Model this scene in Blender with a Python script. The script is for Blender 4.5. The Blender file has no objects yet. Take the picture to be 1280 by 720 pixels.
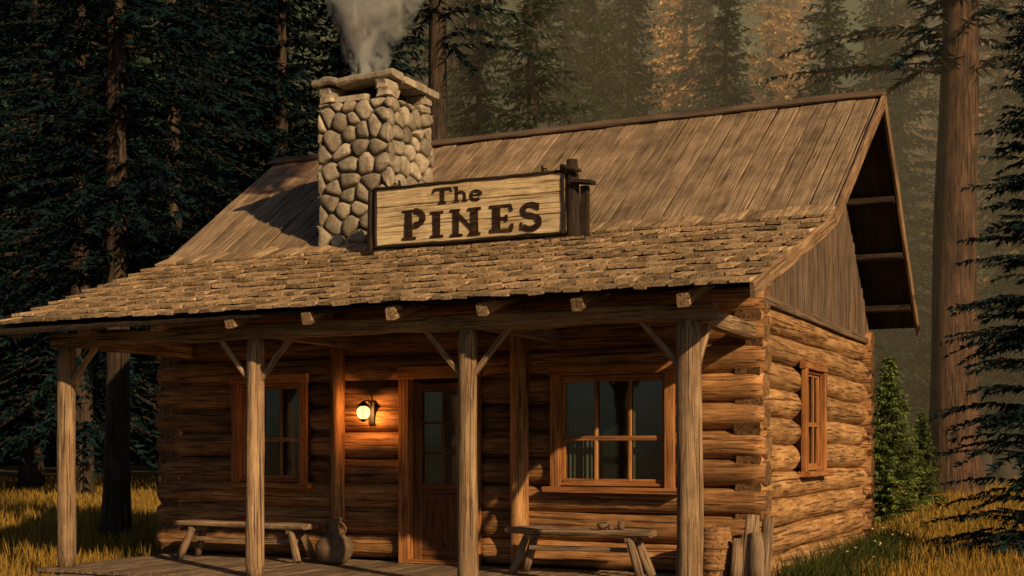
import bpy, math, random
import numpy as np
from mathutils import Vector, Matrix
random.seed(7); rng=np.random.default_rng(7)
sc=bpy.context.scene
GZ=-0.30
# ---------------------------------------------------------------- camera
YAW=math.radians(25.4)
CX,CY,CZ=3.307,-10.382,1.245
Fv=Vector((-math.sin(YAW),math.cos(YAW),0)); Rv=Vector((math.cos(YAW),math.sin(YAW),0))
FP=1633.0
def at(px,d,z=0.0):
    p=Vector((CX,CY,0))+Fv*d+Rv*((px-640)/FP*d); p.z=z; return p
cam=bpy.data.cameras.new("camera"); co=bpy.data.objects.new("camera",cam); sc.collection.objects.link(co)
co.location=(CX,CY,CZ); co.rotation_euler=(math.pi/2,0,YAW)
cam.sensor_width=36; cam.lens=FP/1280*36; cam.shift_y=200/1280; cam.clip_end=1500; cam.clip_start=0.1
sc.camera=co
sc.view_settings.view_transform='Standard'; sc.view_settings.look='None'; sc.view_settings.exposure=0
# ---------------------------------------------------------------- light
S=Vector((0.75,-0.45,0.40)).normalized()
w=bpy.data.worlds.new("World"); sc.world=w; w.use_nodes=True
nt=w.node_tree; bg=nt.nodes['Background']
sky=nt.nodes.new('ShaderNodeTexSky'); sky.sky_type='NISHITA'; sky.sun_disc=False
sky.sun_elevation=math.asin(S.z); sky.sun_rotation=math.atan2(S.x,S.y)
nt.links.new(sky.outputs[0],bg.inputs[0]); bg.inputs[1].default_value=0.036
sl=bpy.data.lights.new("sun","SUN"); sl.energy=5.0; sl.angle=math.radians(0.8); sl.color=(1.0,0.68,0.34)
so=bpy.data.objects.new("sun",sl); sc.collection.objects.link(so); so.rotation_euler=S.to_track_quat('Z','Y').to_euler(); so.location=(20,-15,20)

# ---------------------------------------------------------------- materials
def newmat(n):
    m=bpy.data.materials.new(n); m.use_nodes=True
    t=m.node_tree; b=t.nodes['Principled BSDF']; return m,t,b
def N(t,typ,**k):
    n=t.nodes.new(typ)
    for a,v in k.items():
        if a.startswith('i_'):
            key=a[2:]; n.inputs[int(key) if key.isdigit() else key].default_value=v
        else: setattr(n,a,v)
    return n
def ramp(t,stops,interp='LINEAR'):
    r=t.nodes.new('ShaderNodeValToRGB'); e=r.color_ramp.elements; r.color_ramp.interpolation=interp
    e[0].position=stops[0][0]; e[0].color=(*stops[0][1],1)
    e[1].position=stops[-1][0]; e[1].color=(*stops[-1][1],1)
    for p,c in stops[1:-1]:
        x=e.new(p); x.color=(*c,1)
    return r
def mul(t,a,b,fac=1.0,bt='MULTIPLY'):
    m=t.nodes.new('ShaderNodeMix'); m.data_type='RGBA'; m.blend_type=bt
    m.inputs[0].default_value=fac
    t.links.new(a,m.inputs[6]); t.links.new(b,m.inputs[7]); return m.outputs[2]
def wood(name,c0,c1,c2,rough=0.8,g=(2.0,26,26),vary=0.35,bump=0.5,patch=0.6,crack=0.85,bd=0.02):
    m,t,b=newmat(name); L=t.links.new
    a=N(t,'ShaderNodeAttribute',attribute_name='gco'); r=N(t,'ShaderNodeAttribute',attribute_name='rnd')
    mp=N(t,'ShaderNodeMapping'); mp.inputs['Scale'].default_value=g; L(a.outputs['Vector'],mp.inputs[0])
    n1=N(t,'ShaderNodeTexNoise',i_Scale=1.0,i_Detail=9.0,i_Roughness=0.72,i_Distortion=0.35); L(mp.outputs[0],n1.inputs['Vector'])
    rp=ramp(t,[(0.32,c0),(0.5,c1),(0.68,c2)]); L(n1.outputs[0],rp.inputs[0])
    mp2=N(t,'ShaderNodeMapping'); mp2.inputs['Scale'].default_value=(g[0]*0.7,g[1]*2.3,g[2]*2.3); L(a.outputs['Vector'],mp2.inputs[0])
    n2=N(t,'ShaderNodeTexNoise',i_Scale=1.0,i_Detail=3.0,i_Roughness=0.5); L(mp2.outputs[0],n2.inputs['Vector'])
    cr=ramp(t,[(0.36,(0.16,0.13,0.11)),(0.43,(1,1,1)),(1,(1,1,1))]); L(n2.outputs[0],cr.inputs[0])
    col=mul(t,rp.outputs[0],cr.outputs[0],crack)
    n3=N(t,'ShaderNodeTexNoise',i_Scale=2.2,i_Detail=7.0,i_Roughness=0.65); L(a.outputs['Vector'],n3.inputs['Vector'])
    pr=ramp(t,[(0.35,(0.42,0.39,0.38)),(0.6,(1.1,1.08,1.05))]); L(n3.outputs[0],pr.inputs[0])
    col=mul(t,col,pr.outputs[0],patch)
    hv=N(t,'ShaderNodeHueSaturation'); mr2=N(t,'ShaderNodeMapRange'); mr2.inputs[3].default_value=1-vary; mr2.inputs[4].default_value=1+vary
    L(r.outputs['Fac'],mr2.inputs[0]); L(mr2.outputs[0],hv.inputs['Value']); L(col,hv.inputs['Color'])
    L(hv.outputs[0],b.inputs['Base Color']); b.inputs['Roughness'].default_value=rough
    b.inputs['Specular IOR Level'].default_value=0.25
    ad=N(t,'ShaderNodeMath',operation='MULTIPLY'); L(n1.outputs[0],ad.inputs[0]); L(cr.outputs[0],ad.inputs[1])
    bp=N(t,'ShaderNodeBump',i_Strength=bump,i_Distance=bd); L(ad.outputs[0],bp.inputs['Height']); L(bp.outputs[0],b.inputs['Normal'])
    return m
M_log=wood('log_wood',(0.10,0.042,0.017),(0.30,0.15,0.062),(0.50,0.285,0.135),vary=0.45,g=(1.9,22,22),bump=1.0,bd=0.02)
M_logside=wood('log_wood_sunlit',(0.17,0.08,0.032),(0.42,0.235,0.10),(0.62,0.39,0.19),vary=0.25,g=(1.9,20,20),bump=1.0,bd=0.02)  # lighter, more golden copy of the log wood: sunlight put into the colour
M_end=wood('log_end_grain',(0.06,0.03,0.015),(0.18,0.10,0.048),(0.30,0.18,0.09),g=(14,14,14),vary=0.25)
M_cend=wood('log_notch_end',(0.04,0.02,0.009),(0.13,0.068,0.03),(0.24,0.135,0.065),g=(16,16,16),vary=0.3)
M_post=wood('post_wood',(0.12,0.075,0.045),(0.32,0.215,0.13),(0.48,0.335,0.21),vary=0.15,g=(1.7,28,28),bump=1.0)
M_beam=wood('beam_wood',(0.05,0.028,0.015),(0.14,0.08,0.042),(0.24,0.145,0.08),vary=0.2)
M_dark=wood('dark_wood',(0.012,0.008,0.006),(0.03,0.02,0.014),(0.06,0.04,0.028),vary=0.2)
M_roof=wood('roof_board_wood',(0.13,0.090,0.058),(0.29,0.21,0.14),(0.43,0.32,0.22),vary=0.17,g=(1.2,38,38),bump=0.7,patch=0.75,crack=.7)
M_shake=wood('shake_wood',(0.13,0.084,0.046),(0.35,0.245,0.145),(0.58,0.43,0.27),vary=0.42,g=(4,36,36),bump=0.7,patch=0.45)
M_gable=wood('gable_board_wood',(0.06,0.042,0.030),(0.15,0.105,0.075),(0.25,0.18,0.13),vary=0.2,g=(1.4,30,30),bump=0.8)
M_rake=wood('rake_wood',(0.10,0.06,0.035),(0.26,0.165,0.095),(0.4,0.27,0.165),vary=0.1,bump=0.6)
M_trim=wood('trim_wood',(0.15,0.055,0.017),(0.34,0.145,0.05),(0.46,0.225,0.088),vary=0.12,g=(1.6,26,26),bump=0.35,patch=0.5)
M_door=wood('door_wood',(0.06,0.022,0.008),(0.15,0.06,0.022),(0.22,0.10,0.038),vary=0.12,bump=0.25,patch=0.4)
M_deck=wood('deck_wood',(0.07,0.05,0.038),(0.19,0.14,0.10),(0.30,0.225,0.165),vary=0.25)
M_bench=wood('bench_wood',(0.09,0.06,0.04),(0.26,0.18,0.12),(0.42,0.31,0.21),vary=0.2)
M_sign=wood('sign_wood',(0.34,0.23,0.12),(0.60,0.47,0.29),(0.78,0.66,0.45),vary=0.06,g=(2.2,28,28),bump=0.6,patch=0.55,crack=.65)
M_bark=wood('bark',(0.014,0.010,0.008),(0.05,0.035,0.025),(0.105,0.072,0.05),vary=0.1,g=(1.4,9,9),bump=1.0,bd=.05)
M_barkred=wood('pine_bark',(0.022,0.012,0.008),(0.085,0.046,0.028),(0.17,0.095,0.058),vary=0.1,g=(1.3,7,7),bump=1.0,bd=.08)
M_wicker=wood('wicker',(0.1,0.05,0.022),(0.24,0.13,0.06),(0.36,0.21,0.1),vary=0.3,g=(10,40,14))
# worn dark lettering paint: wood shows through scratches
M_letter=wood('letter_paint',(0.010,0.005,0.003),(0.022,0.009,0.006),(0.10,0.06,0.035),vary=0.1,g=(7,34,34),bump=0.3,crack=0.2)

def stonemat(name,c0,c1,c2,vary=0.3):
    m,t,b=newmat(name); L=t.links.new
    a=N(t,'ShaderNodeAttribute',attribute_name='gco'); r=N(t,'ShaderNodeAttribute',attribute_name='rnd')
    n1=N(t,'ShaderNodeTexNoise',i_Scale=9.0,i_Detail=10.0,i_Roughness=0.7); L(a.outputs['Vector'],n1.inputs['Vector'])
    rp=ramp(t,[(0.3,c0),(0.5,c1),(0.7,c2)]); L(n1.outputs[0],rp.inputs[0])
    n2=N(t,'ShaderNodeTexNoise',i_Scale=60.0,i_Detail=4.0); L(a.outputs['Vector'],n2.inputs['Vector'])
    r2=ramp(t,[(0.35,(0.55,0.53,0.5)),(0.55,(1,1,1))]); L(n2.outputs[0],r2.inputs[0])
    col=mul(t,rp.outputs[0],r2.outputs[0],0.7)
    hv=N(t,'ShaderNodeHueSaturation'); mr2=N(t,'ShaderNodeMapRange'); mr2.inputs[3].default_value=1-vary; mr2.inputs[4].default_value=1+vary
    L(r.outputs['Fac'],mr2.inputs[0]); L(mr2.outputs[0],hv.inputs['Value']); L(col,hv.inputs['Color']); L(hv.outputs[0],b.inputs['Base Color'])
    b.inputs['Roughness'].default_value=0.85
    bp=N(t,'ShaderNodeBump',i_Strength=0.7,i_Distance=0.025); L(n1.outputs[0],bp.inputs['Height']); L(bp.outputs[0],b.inputs['Normal'])
    return m
M_stone=stonemat('field_stone',(0.15,0.125,0.095),(0.31,0.265,0.205),(0.47,0.40,0.31),0.38)
M_mortar=stonemat('mortar',(0.06,0.05,0.04),(0.10,0.085,0.07),(0.15,0.125,0.1),0.1)
M_clay=stonemat('clay',(0.07,0.045,0.03),(0.14,0.09,0.06),(0.22,0.15,0.1),0.1)
def simple(name,c,rough=0.6,metal=0):
    m,t,b=newmat(name); b.inputs['Roughness'].default_value=rough; b.inputs['Metallic'].default_value=metal
    n=N(t,'ShaderNodeTexNoise',i_Scale=30.0,i_Detail=5.0); tc=N(t,'ShaderNodeTexCoord'); t.links.new(tc.outputs['Object'],n.inputs['Vector'])
    r=ramp(t,[(0.3,tuple(x*0.6 for x in c)),(0.7,tuple(min(1,x*1.25) for x in c))]); t.links.new(n.outputs[0],r.inputs[0]); t.links.new(r.outputs[0],b.inputs['Base Color'])
    return m
M_iron=simple('iron',(0.03,0.028,0.025),0.5,0.8)
M_curtain=simple('curtain_cloth',(0.11,0.11,0.095),0.9)
M_inner=simple('interior_dark',(0.012,0.011,0.010),0.95)  # near-black colour standing for the darkness of unlit hollows
def glassmat():
    m,t,b=newmat('window_glass'); t.nodes.remove(b); out=t.nodes['Material Output']
    tr=N(t,'ShaderNodeBsdfTransparent'); tr.inputs[0].default_value=(0.62,0.70,0.68,1)
    gl=N(t,'ShaderNodeBsdfGlossy'); gl.inputs['Roughness'].default_value=0.05; gl.inputs[0].default_value=(0.85,0.9,0.9,1)
    n=N(t,'ShaderNodeTexNoise',i_Scale=2.5); tc=N(t,'ShaderNodeTexCoord'); bp=N(t,'ShaderNodeBump',i_Strength=0.15,i_Distance=0.02)
    t.links.new(tc.outputs['Object'],n.inputs['Vector']); t.links.new(n.outputs[0],bp.inputs['Height']); t.links.new(bp.outputs[0],gl.inputs['Normal'])
    mx=N(t,'ShaderNodeMixShader'); mx.inputs[0].default_value=0.09
    t.links.new(tr.outputs[0],mx.inputs[1]); t.links.new(gl.outputs[0],mx.inputs[2]); t.links.new(mx.outputs[0],out.inputs[0]); return m
M_glass=glassmat()
def lampglass():
    m,t,b=newmat('lamp_glass'); t.nodes.remove(b); out=t.nodes['Material Output']
    tr=N(t,'ShaderNodeBsdfTransparent'); e=N(t,'ShaderNodeEmission'); e.inputs[0].default_value=(1,0.62,0.25,1); e.inputs[1].default_value=3.0
    mx=N(t,'ShaderNodeMixShader'); mx.inputs[0].default_value=0.45
    t.links.new(tr.outputs[0],mx.inputs[1]); t.links.new(e.outputs[0],mx.inputs[2]); t.links.new(mx.outputs[0],out.inputs[0]); return m
M_lamp=lampglass()
def foliage(name,dark,light,trans=0.25):
    m,t,b=newmat(name); L=t.links.new; t.nodes.remove(b); df=N(t,'ShaderNodeBsdfDiffuse')
    r=N(t,'ShaderNodeAttribute',attribute_name='rnd'); oi=N(t,'ShaderNodeObjectInfo')
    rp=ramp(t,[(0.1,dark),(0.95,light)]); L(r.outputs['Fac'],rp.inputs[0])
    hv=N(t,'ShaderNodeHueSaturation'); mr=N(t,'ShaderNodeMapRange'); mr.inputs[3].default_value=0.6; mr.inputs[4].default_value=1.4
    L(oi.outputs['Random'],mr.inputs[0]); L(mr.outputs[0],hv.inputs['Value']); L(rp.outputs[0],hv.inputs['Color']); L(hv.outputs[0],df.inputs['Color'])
    out=t.nodes['Material Output']
    if trans>0:
        td=N(t,'ShaderNodeBsdfTranslucent'); L(hv.outputs[0],td.inputs[0]); mx=N(t,'ShaderNodeMixShader'); mx.inputs[0].default_value=trans
        L(df.outputs[0],mx.inputs[1]); L(td.outputs[0],mx.inputs[2]); L(mx.outputs[0],out.inputs[0])
    else: L(df.outputs[0],out.inputs[0])
    return m
M_fdark=foliage('spruce_foliage_shaded',(0.003,0.007,0.009),(0.010,0.025,0.027),0)  # very low albedo: shade of the dark, backlit trees put into the colour
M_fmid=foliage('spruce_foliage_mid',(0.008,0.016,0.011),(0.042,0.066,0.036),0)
M_fgold=foliage('larch_foliage_glow',(0.45,0.24,0.07),(0.92,0.62,0.26),0.3)  # bright gold colour stands in for the backlit glow behind the forest
M_fgreen=foliage('young_spruce_foliage',(0.035,0.055,0.015),(0.18,0.23,0.065))
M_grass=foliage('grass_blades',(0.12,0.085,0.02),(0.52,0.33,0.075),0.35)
M_fgrass=foliage('herb_leaves',(0.03,0.045,0.012),(0.14,0.17,0.05),0.35)
M_petal=simple('petals',(0.6,0.5,0.34),0.7)

# ---------------------------------------------------------------- mesh builder
class MB:
    def __init__(s): s.V=[];s.F=[];s.G=[];s.R=[];s.M=[];s.S=[]
    def add(s,vs,fs,gs,r,mi=0,sm=False):
        o=len(s.V); s.V+= [tuple(v) for v in vs]; s.G+=[tuple(g) for g in gs]; s.R+=[r]*len(vs) if not hasattr(r,'__len__') else list(r)
        for i,f in enumerate(fs):
            s.F.append(tuple(o+k for k in f)); s.M.append(mi[i] if isinstance(mi,(list,tuple)) else mi); s.S.append(sm)
    def beam(s,p0,p1,w,h,up=(0,0,1),segs=1,jit=0.0,ch=0.006,r=None,mi=0,w1=None,h1=None):
        p0=Vector(p0);p1=Vector(p1);d=p1-p0;Ln=d.length;d.normalize();u=Vector(up);sd=d.cross(u)
        if sd.length<1e-4: sd=d.cross(Vector((0,1,0)))
        sd.normalize();u=sd.cross(d).normalized()
        if r is None:r=random.random()
        w1=w1 or w; h1=h1 or h
        ch=min(ch,w*0.4,h*0.4,w1*.4,h1*.4)
        off=Vector((random.uniform(0,40),random.uniform(0,40),random.uniform(0,40)))
        vs=[];gs=[]
        for i in range(segs+1):
            t=i/segs;c=p0+d*(Ln*t);ww=w+(w1-w)*t;hh=h+(h1-h)*t
            a=ww/2;b=hh/2
            prof=[(-a+ch,-b),(a-ch,-b),(a,-b+ch),(a,b-ch),(a-ch,b),(-a+ch,b),(-a,b-ch),(-a,-b+ch)]
            jx=random.gauss(0,jit);jz=random.gauss(0,jit)
            for x,z in prof:
                x+=jx+random.gauss(0,jit*.35);z+=jz+random.gauss(0,jit*.35)
                vs.append(c+sd*x+u*z);gs.append(Vector((Ln*t,x,z))+off)
        fs=[]
        for i in range(segs):
            for k in range(8): fs.append((i*8+k,i*8+(k+1)%8,(i+1)*8+(k+1)%8,(i+1)*8+k))
        fs.append(tuple(range(7,-1,-1)));fs.append(tuple(segs*8+k for k in range(8)))
        s.add(vs,fs,gs,r,mi)
    def log(s,p0,p1,r0,r1=None,n=18,rings=None,wob=0.05,r=None,sag=0.0,endmi=1):
        p0=Vector(p0);p1=Vector(p1);d=p1-p0;Ln=d.length;d.normalize();r1=r1 or r0
        sd=d.orthogonal().normalized();u=d.cross(sd)
        rings=rings or max(3,int(Ln/0.12));r=random.random() if r is None else r
        off=Vector((random.uniform(0,40),random.uniform(0,40),random.uniform(0,40)))
        ph=[random.uniform(0,6.3) for _ in range(8)]
        vs=[];gs=[]
        for i in range(rings+1):
            t=i/rings;x=Ln*t;c=p0+d*x+sd*(wob*.25*r0*math.sin(x*2.1+ph[0])*1.5)+u*(wob*.25*r0*math.sin(x*1.7+ph[1])*1.5)
            rr=r0+(r1-r0)*t
            if i==0 or i==rings: rr*=0.90
            for k in range(n):
                a=2*math.pi*k/n
                q=rr*(1+wob*(0.5*math.sin(2*a+ph[2]+x*.8)+0.35*math.sin(3*a+ph[3]-x*1.9)+0.35*math.sin(5*a+ph[4]+x*3.1))+random.gauss(0,wob*.16))
                vs.append(c+sd*(q*math.cos(a))+u*(q*math.sin(a)));gs.append(Vector((x,q*math.cos(a),q*math.sin(a)))+off)
        fs=[];mi=[]
        for i in range(rings):
            for k in range(n): fs.append((i*n+k,i*n+(k+1)%n,(i+1)*n+(k+1)%n,(i+1)*n+k));mi.append(0)
        fs.append(tuple(range(n-1,-1,-1)));fs.append(tuple(rings*n+k for k in range(n)));mi+=[endmi,endmi]
        o=len(s.F);s.add(vs,fs,gs,r,mi,True);s.S[-1]=False;s.S[-2]=False
    def lathe(s,c,prof,n=28,wob=0.0,mi=0,sx=1,sy=1):
        c=Vector(c);vs=[];gs=[]
        for (r,z) in prof:
            for k in range(n):
                a=2*math.pi*k/n;q=r*(1+random.gauss(0,wob));v=Vector((q*math.cos(a)*sx,q*math.sin(a)*sy,z));vs.append(c+v);gs.append(v)
        fs=[]
        for i in range(len(prof)-1):
            for k in range(n): fs.append((i*n+k,i*n+(k+1)%n,(i+1)*n+(k+1)%n,(i+1)*n+k))
        fs.append(tuple(range(n-1,-1,-1)));fs.append(tuple((len(prof)-1)*n+k for k in range(n)))
        s.add(vs,fs,gs,random.random(),mi,True)
    def tube(s,pts,r,n=8,mi=0):
        for a,b in zip(pts[:-1],pts[1:]): s.log(a,b,r,r,n=n,rings=1,wob=0,endmi=mi,r=0.5)
    def obj(s,name,mats,parent=None):
        me=bpy.data.meshes.new(name);me.from_pydata(s.V,[],s.F);me.validate()
        if not isinstance(mats,(list,tuple)):mats=[mats]
        for m in mats: me.materials.append(m)
        if len(me.polygons)==len(s.M):
            me.polygons.foreach_set('material_index',[min(x,len(mats)-1) for x in s.M]);me.polygons.foreach_set('use_smooth',s.S)
        a=me.attributes.new('gco','FLOAT_VECTOR','POINT');a.data.foreach_set('vector',np.array(s.G,dtype=np.float32).ravel())
        a=me.attributes.new('rnd','FLOAT','POINT');a.data.foreach_set('value',np.array(s.R,dtype=np.float32))
        me.update()
        o=bpy.data.objects.new(name,me);sc.collection.objects.link(o)
        if parent:o.parent=parent
        return o
def empty(name):
    e=bpy.data.objects.new(name,None);sc.collection.objects.link(e);return e
def trimesh(name,V,Fc,rnd,mat,link=True,mi=None,gco=None):
    me=bpy.data.meshes.new(name);V=np.asarray(V,np.float32);Fc=np.asarray(Fc,np.int32)
    me.vertices.add(len(V));me.vertices.foreach_set('co',V.ravel())
    me.loops.add(Fc.size);me.loops.foreach_set('vertex_index',Fc.ravel())
    me.polygons.add(len(Fc));me.polygons.foreach_set('loop_start',np.arange(len(Fc),dtype=np.int32)*3);me.polygons.foreach_set('loop_total',np.full(len(Fc),3,np.int32))
    for m in (mat if isinstance(mat,(list,tuple)) else [mat]): me.materials.append(m)
    if mi is not None: me.polygons.foreach_set('material_index',np.asarray(mi,np.int32))
    a=me.attributes.new('rnd','FLOAT','POINT');a.data.foreach_set('value',np.asarray(rnd,np.float32))
    a=me.attributes.new('gco','FLOAT_VECTOR','POINT');a.data.foreach_set('vector',(V if gco is None else np.asarray(gco,np.float32)).ravel())
    me.update(calc_edges=True)
    if link:
        o=bpy.data.objects.new(name,me);sc.collection.objects.link(o);return o
    return me

# ================================================================ CABIN
cabin=empty('log_cabin')
XL,XR=-7.1,-0.05; YF,YB=2.1,7.6; RH=0.28
winR=(-2.02,-0.83); winL=(-6.05,-5.15); door=(-3.80,-2.98)
ops=[(winR,3,6),(winL,3,6),(door,0,6)]
b=MB()
for k in range(10):
    z=0.02+RH*(k+.5)
    segs=[(XL-0.20+random.uniform(-.03,.03),XR+0.17+random.uniform(-.02,.02))]
    for (x0,x1),k0,k1 in ops:
        if k0<=k<=k1:
            ns=[]
            for a,c in segs:
                if x0>a and x1<c: ns+=[(a,x0),(x1,c)]
                else: ns.append((a,c))
            segs=ns
    for a,c in segs:
        ra=random.uniform(.138,.152);b.log((a,YF,z),(c,YF,z),ra,ra*random.uniform(.95,1.03),wob=0.07)
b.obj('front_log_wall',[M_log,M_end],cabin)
b=MB()
for k in range(10):
    z=0.02+RH*k
    segs=[(YF-0.10+random.uniform(-.02,.02),YB+0.25)]
    if 4<=k<=7: segs=[(segs[0][0],3.72),(4.68,segs[0][1])]
    for a,c in segs:
        ra=random.uniform(.142,.155);b.log((XR,a,z),(XR,c,z),ra,ra*random.uniform(.95,1.04),wob=0.08)
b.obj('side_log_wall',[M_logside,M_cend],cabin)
b=MB()
for k in range(10):
    z=0.02+RH*k; b.log((XL,YF-.12,z),(XL,YB+.25,z),.15,wob=.04,rings=12)
    z=0.02+RH*(k+.5); b.log((XL-.2,YB,z),(XR+.2,YB,z),.15,wob=.04,rings=12)
b.obj('rear_log_walls',[M_log,M_cend],cabin)
b=MB(); b.beam((XL+.1,(YF+YB)/2,1.3),(XR-.10,(YF+YB)/2,1.3),YB-YF-.24,2.85);b.obj('interior_light_block',M_inner,cabin)  # added dark box: stops light through log gaps, stands for the unlit room
b=MB()
for x in np.arange(XL,XR,0.42): b.beam((x,YF,-.38),(x+.40,YF,-.38),.3,.55,jit=.01,ch=.04)
for y in np.arange(YF,YB,0.42): b.beam((XR,y,-.36),(XR,y+.40,-.36),.30,.42,jit=.01,ch=.05)
b.obj('foundation',M_stone,cabin)
b=MB()
b.log((-2.44,1.90,0),(-2.44,1.90,2.75),.095,wob=.06); b.log((-4.68,1.92,0),(-4.68,1.92,2.75),.08,wob=.06)
b.obj('wall_posts',[M_log,M_end],cabin)
def zr(y):
    if y<2.5: return 2.5+(y+.5)/3.0
    if y<5.3: return 3.5+(y-2.5)*(1.87/2.8)
    return 5.37-(y-5.3)*0.936
b=MB(); y=YF-.05
while y<YB+.1:
    wd=random.uniform(.11,.15); yc=y+wd/2; zt=min(zr(y),zr(y+wd))-.09
    b.beam((XR+.10+random.uniform(0,.012),yc,2.66),(XR+.10,yc,zt),.03,wd-.008,up=(0,1,0),segs=4,jit=.0012,ch=.004); y+=wd
b.beam((XR+.13,YF-.1,2.68),(XR+.13,YB+.1,2.68),.07,.08,segs=8,jit=.003)
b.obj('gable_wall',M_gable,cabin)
b=MB(); y=YF
while y<YB:
    zt=min(zr(y),zr(y+.5))-.1; b.beam((XL,y+.25,2.6),(XL,y+.25,zt),.03,.5,up=(0,1,0)); y+=.5
b.obj('left_gable',M_gable,cabin)
# main roof
XE,XJ,XT=-7.2,-7.65,-7.95; RX=0.66
b=MB(); u=0.0;W=RX-XJ
while u<1:
    du=random.uniform(.17,.25)/W; u1=min(1,u+du); um=(u+u1)/2
    xb=XJ+(RX-XJ)*um; xt=XT+(RX-XT)*um; wb=(u1-u)*(RX-XJ)-.014; wt=(u1-u)*(RX-XT)-.014
    dz=random.uniform(0,.018); n=Vector((0,-.555,.832))
    b.beam(Vector((xb,2.38+random.uniform(-.03,.02),zr(2.5)-.06+dz)),Vector((xt,5.31,5.37+dz)),wb,.03,up=n,w1=wt,segs=5,jit=.003,ch=.006); u=u1
b.obj('roof_boards',M_roof,cabin)
b=MB(); n=(0,-.555,.832)
b.beam(((XJ+RX)/2+.03,2.5,zr(2.5)-.05),((XT+RX)/2+.03,5.3,5.32),RX-XT-.4,.03,up=n)
n2=(0,.684,.73)
b.beam(((XT+RX)/2,5.28,5.37),((XT+RX)/2,7.95,zr(7.95)),RX-XT,.05,up=n2)
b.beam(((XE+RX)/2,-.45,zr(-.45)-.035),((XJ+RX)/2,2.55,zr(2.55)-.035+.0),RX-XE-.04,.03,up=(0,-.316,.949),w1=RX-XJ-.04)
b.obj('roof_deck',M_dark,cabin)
b=MB()
b.beam((XT-.05,5.25,5.40),(RX+.04,5.25,5.40),.18,.03,up=(0,-.5,.83),segs=22,jit=.004)
b.beam((XT-.05,5.38,5.40),(RX+.04,5.38,5.40),.16,.03,up=(0,.6,.8),segs=22,jit=.004)
b.obj('ridge_cap',M_gable,cabin)
# shake shingles
b=MB(); rows=11; n=Vector((0,-.316,.949)); Y0,Y1=-.58,2.62
for i in range(rows):
    ya=Y0+(Y1-Y0)*i/rows; t=(ya-Y0)/(Y1-Y0)
    xl=XE+(XJ-XE)*t; x=xl-.02+random.uniform(-.02,.0)
    while x<RX-.01:
        wd=random.uniform(.10,.20); wd=min(wd,RX+.02-x)
        yl=ya+random.uniform(-.022,.022); yh=ya+(Y1-Y0)/rows*1.5
        sk=random.uniform(-.012,.012); th=random.uniform(.026,.036)
        b.beam(Vector((x+wd/2+sk,yl,zr(yl)+.050+random.uniform(0,.014))),Vector((x+wd/2,yh,zr(yh)+.004)),max(wd-.014,.03),th,up=n+Vector((random.uniform(-.07,.07),0,0)),ch=.004,jit=.0015)
        x+=wd
b.obj('porch_shingles',M_shake,cabin)
b=MB()
def rake(x,y0,y1,hh=.15,dz=-.04,wd=.035):
    d=Vector((0,y1-y0,zr(y1-.001)-zr(y0+.001))).normalized(); up=Vector((0,-d.z,d.y))
    b.beam(Vector((x,y0,zr(y0+.001)+dz)),Vector((x,y1,zr(y1-.001)+dz)),wd,hh,up=up,segs=6,jit=.002)
rake(RX+.02,-.56,2.5,.13,-.03);rake(RX+.025,2.46,5.3,.15,-.035);rake(RX+.02,5.3,7.98,.16,-.04)
b.obj('rake_boards',M_rake,cabin)
b=MB()
for y in (2.9,4.1,5.3,6.25,6.9,7.55): b.beam((XR,y,zr(y)-.16),(RX-.01,y,zr(y)-.16),.09,.09,jit=.003,ch=.02)
b.obj('purlins',M_dark,cabin)
# porch
b=MB()
PX=[0.0,-2.063,-4.38,-6.8]
for i,x in enumerate(PX): b.log((x,0,0),(x,0,2.30),.108 if i==0 else .095,.1 if i==0 else .088,wob=.08)
b.obj('porch_posts',[M_post,M_end],cabin)
b=MB()
b.beam((XE+.25,0,2.375),(0.22,0,2.375),.15,.15,segs=24,jit=.005,ch=.02)
b.beam((XR+.02,0.08,2.375),(XR+.02,1.93,2.375),.14,.15,segs=6,jit=.004,ch=.02)
b.beam((-6.8,0.08,2.38),(-6.8,2.0,2.38),.14,.15,segs=6,jit=.004,ch=.02)
for x in (-2.06,-4.38): b.beam((x,0.08,2.39),(x,2.0,2.39),.11,.12)
b.obj('porch_beams',M_post,cabin)
b=MB()
for i in range(9):
    x=-7.0+i*.89+random.uniform(-.03,.03); b.beam((x,-.50,zr(-.50)-.085),(x,2.2,zr(2.2)-.105),.10,.11,up=(0,-.3,.95),jit=.003,segs=3,ch=.012)
b.obj('rafters',M_post,cabin)
b=MB()
def brace(p,q): b.beam(p,q,.05,.06,up=(0,1,.01),segs=4,jit=.003,ch=.012)
for i,x in enumerate(PX):
    if i<3: brace((x-.06,0,1.90),(x-.42,0,2.31))
    if i>0: brace((x+.06,0,1.90),(x+.42,0,2.31))
b.beam((0,.06,1.75),(0.0,.52,2.31),.05,.06,up=(1,0,0),segs=4,jit=.003)
b.obj('knee_braces',M_post,cabin)
b=MB(); x=-7.0
while x<.35:
    wd=random.uniform(.12,.16); b.beam((x+wd/2,-.22+random.uniform(-.01,.01),-.02),(x+wd/2,YF,-.02),wd-.008,.035,jit=.0015,segs=3,r=random.random()); x+=wd
b.beam((-7.0,-.17,-.11),(.36,-.17,-.11),.05,.14,segs=12,jit=.002)
b.beam((.33,-.15,-.11),(.33,1.8,-.11),.05,.14); b.beam((-6.98,-.15,-.11),(-6.98,1.9,-.11),.05,.14)
for x in (-6.8,-4.4,-2.1,.1): b.beam((x,-.1,-.5),(x,-.1,-.18),.2,.2)
b.obj('porch_deck',M_deck,cabin)

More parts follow.
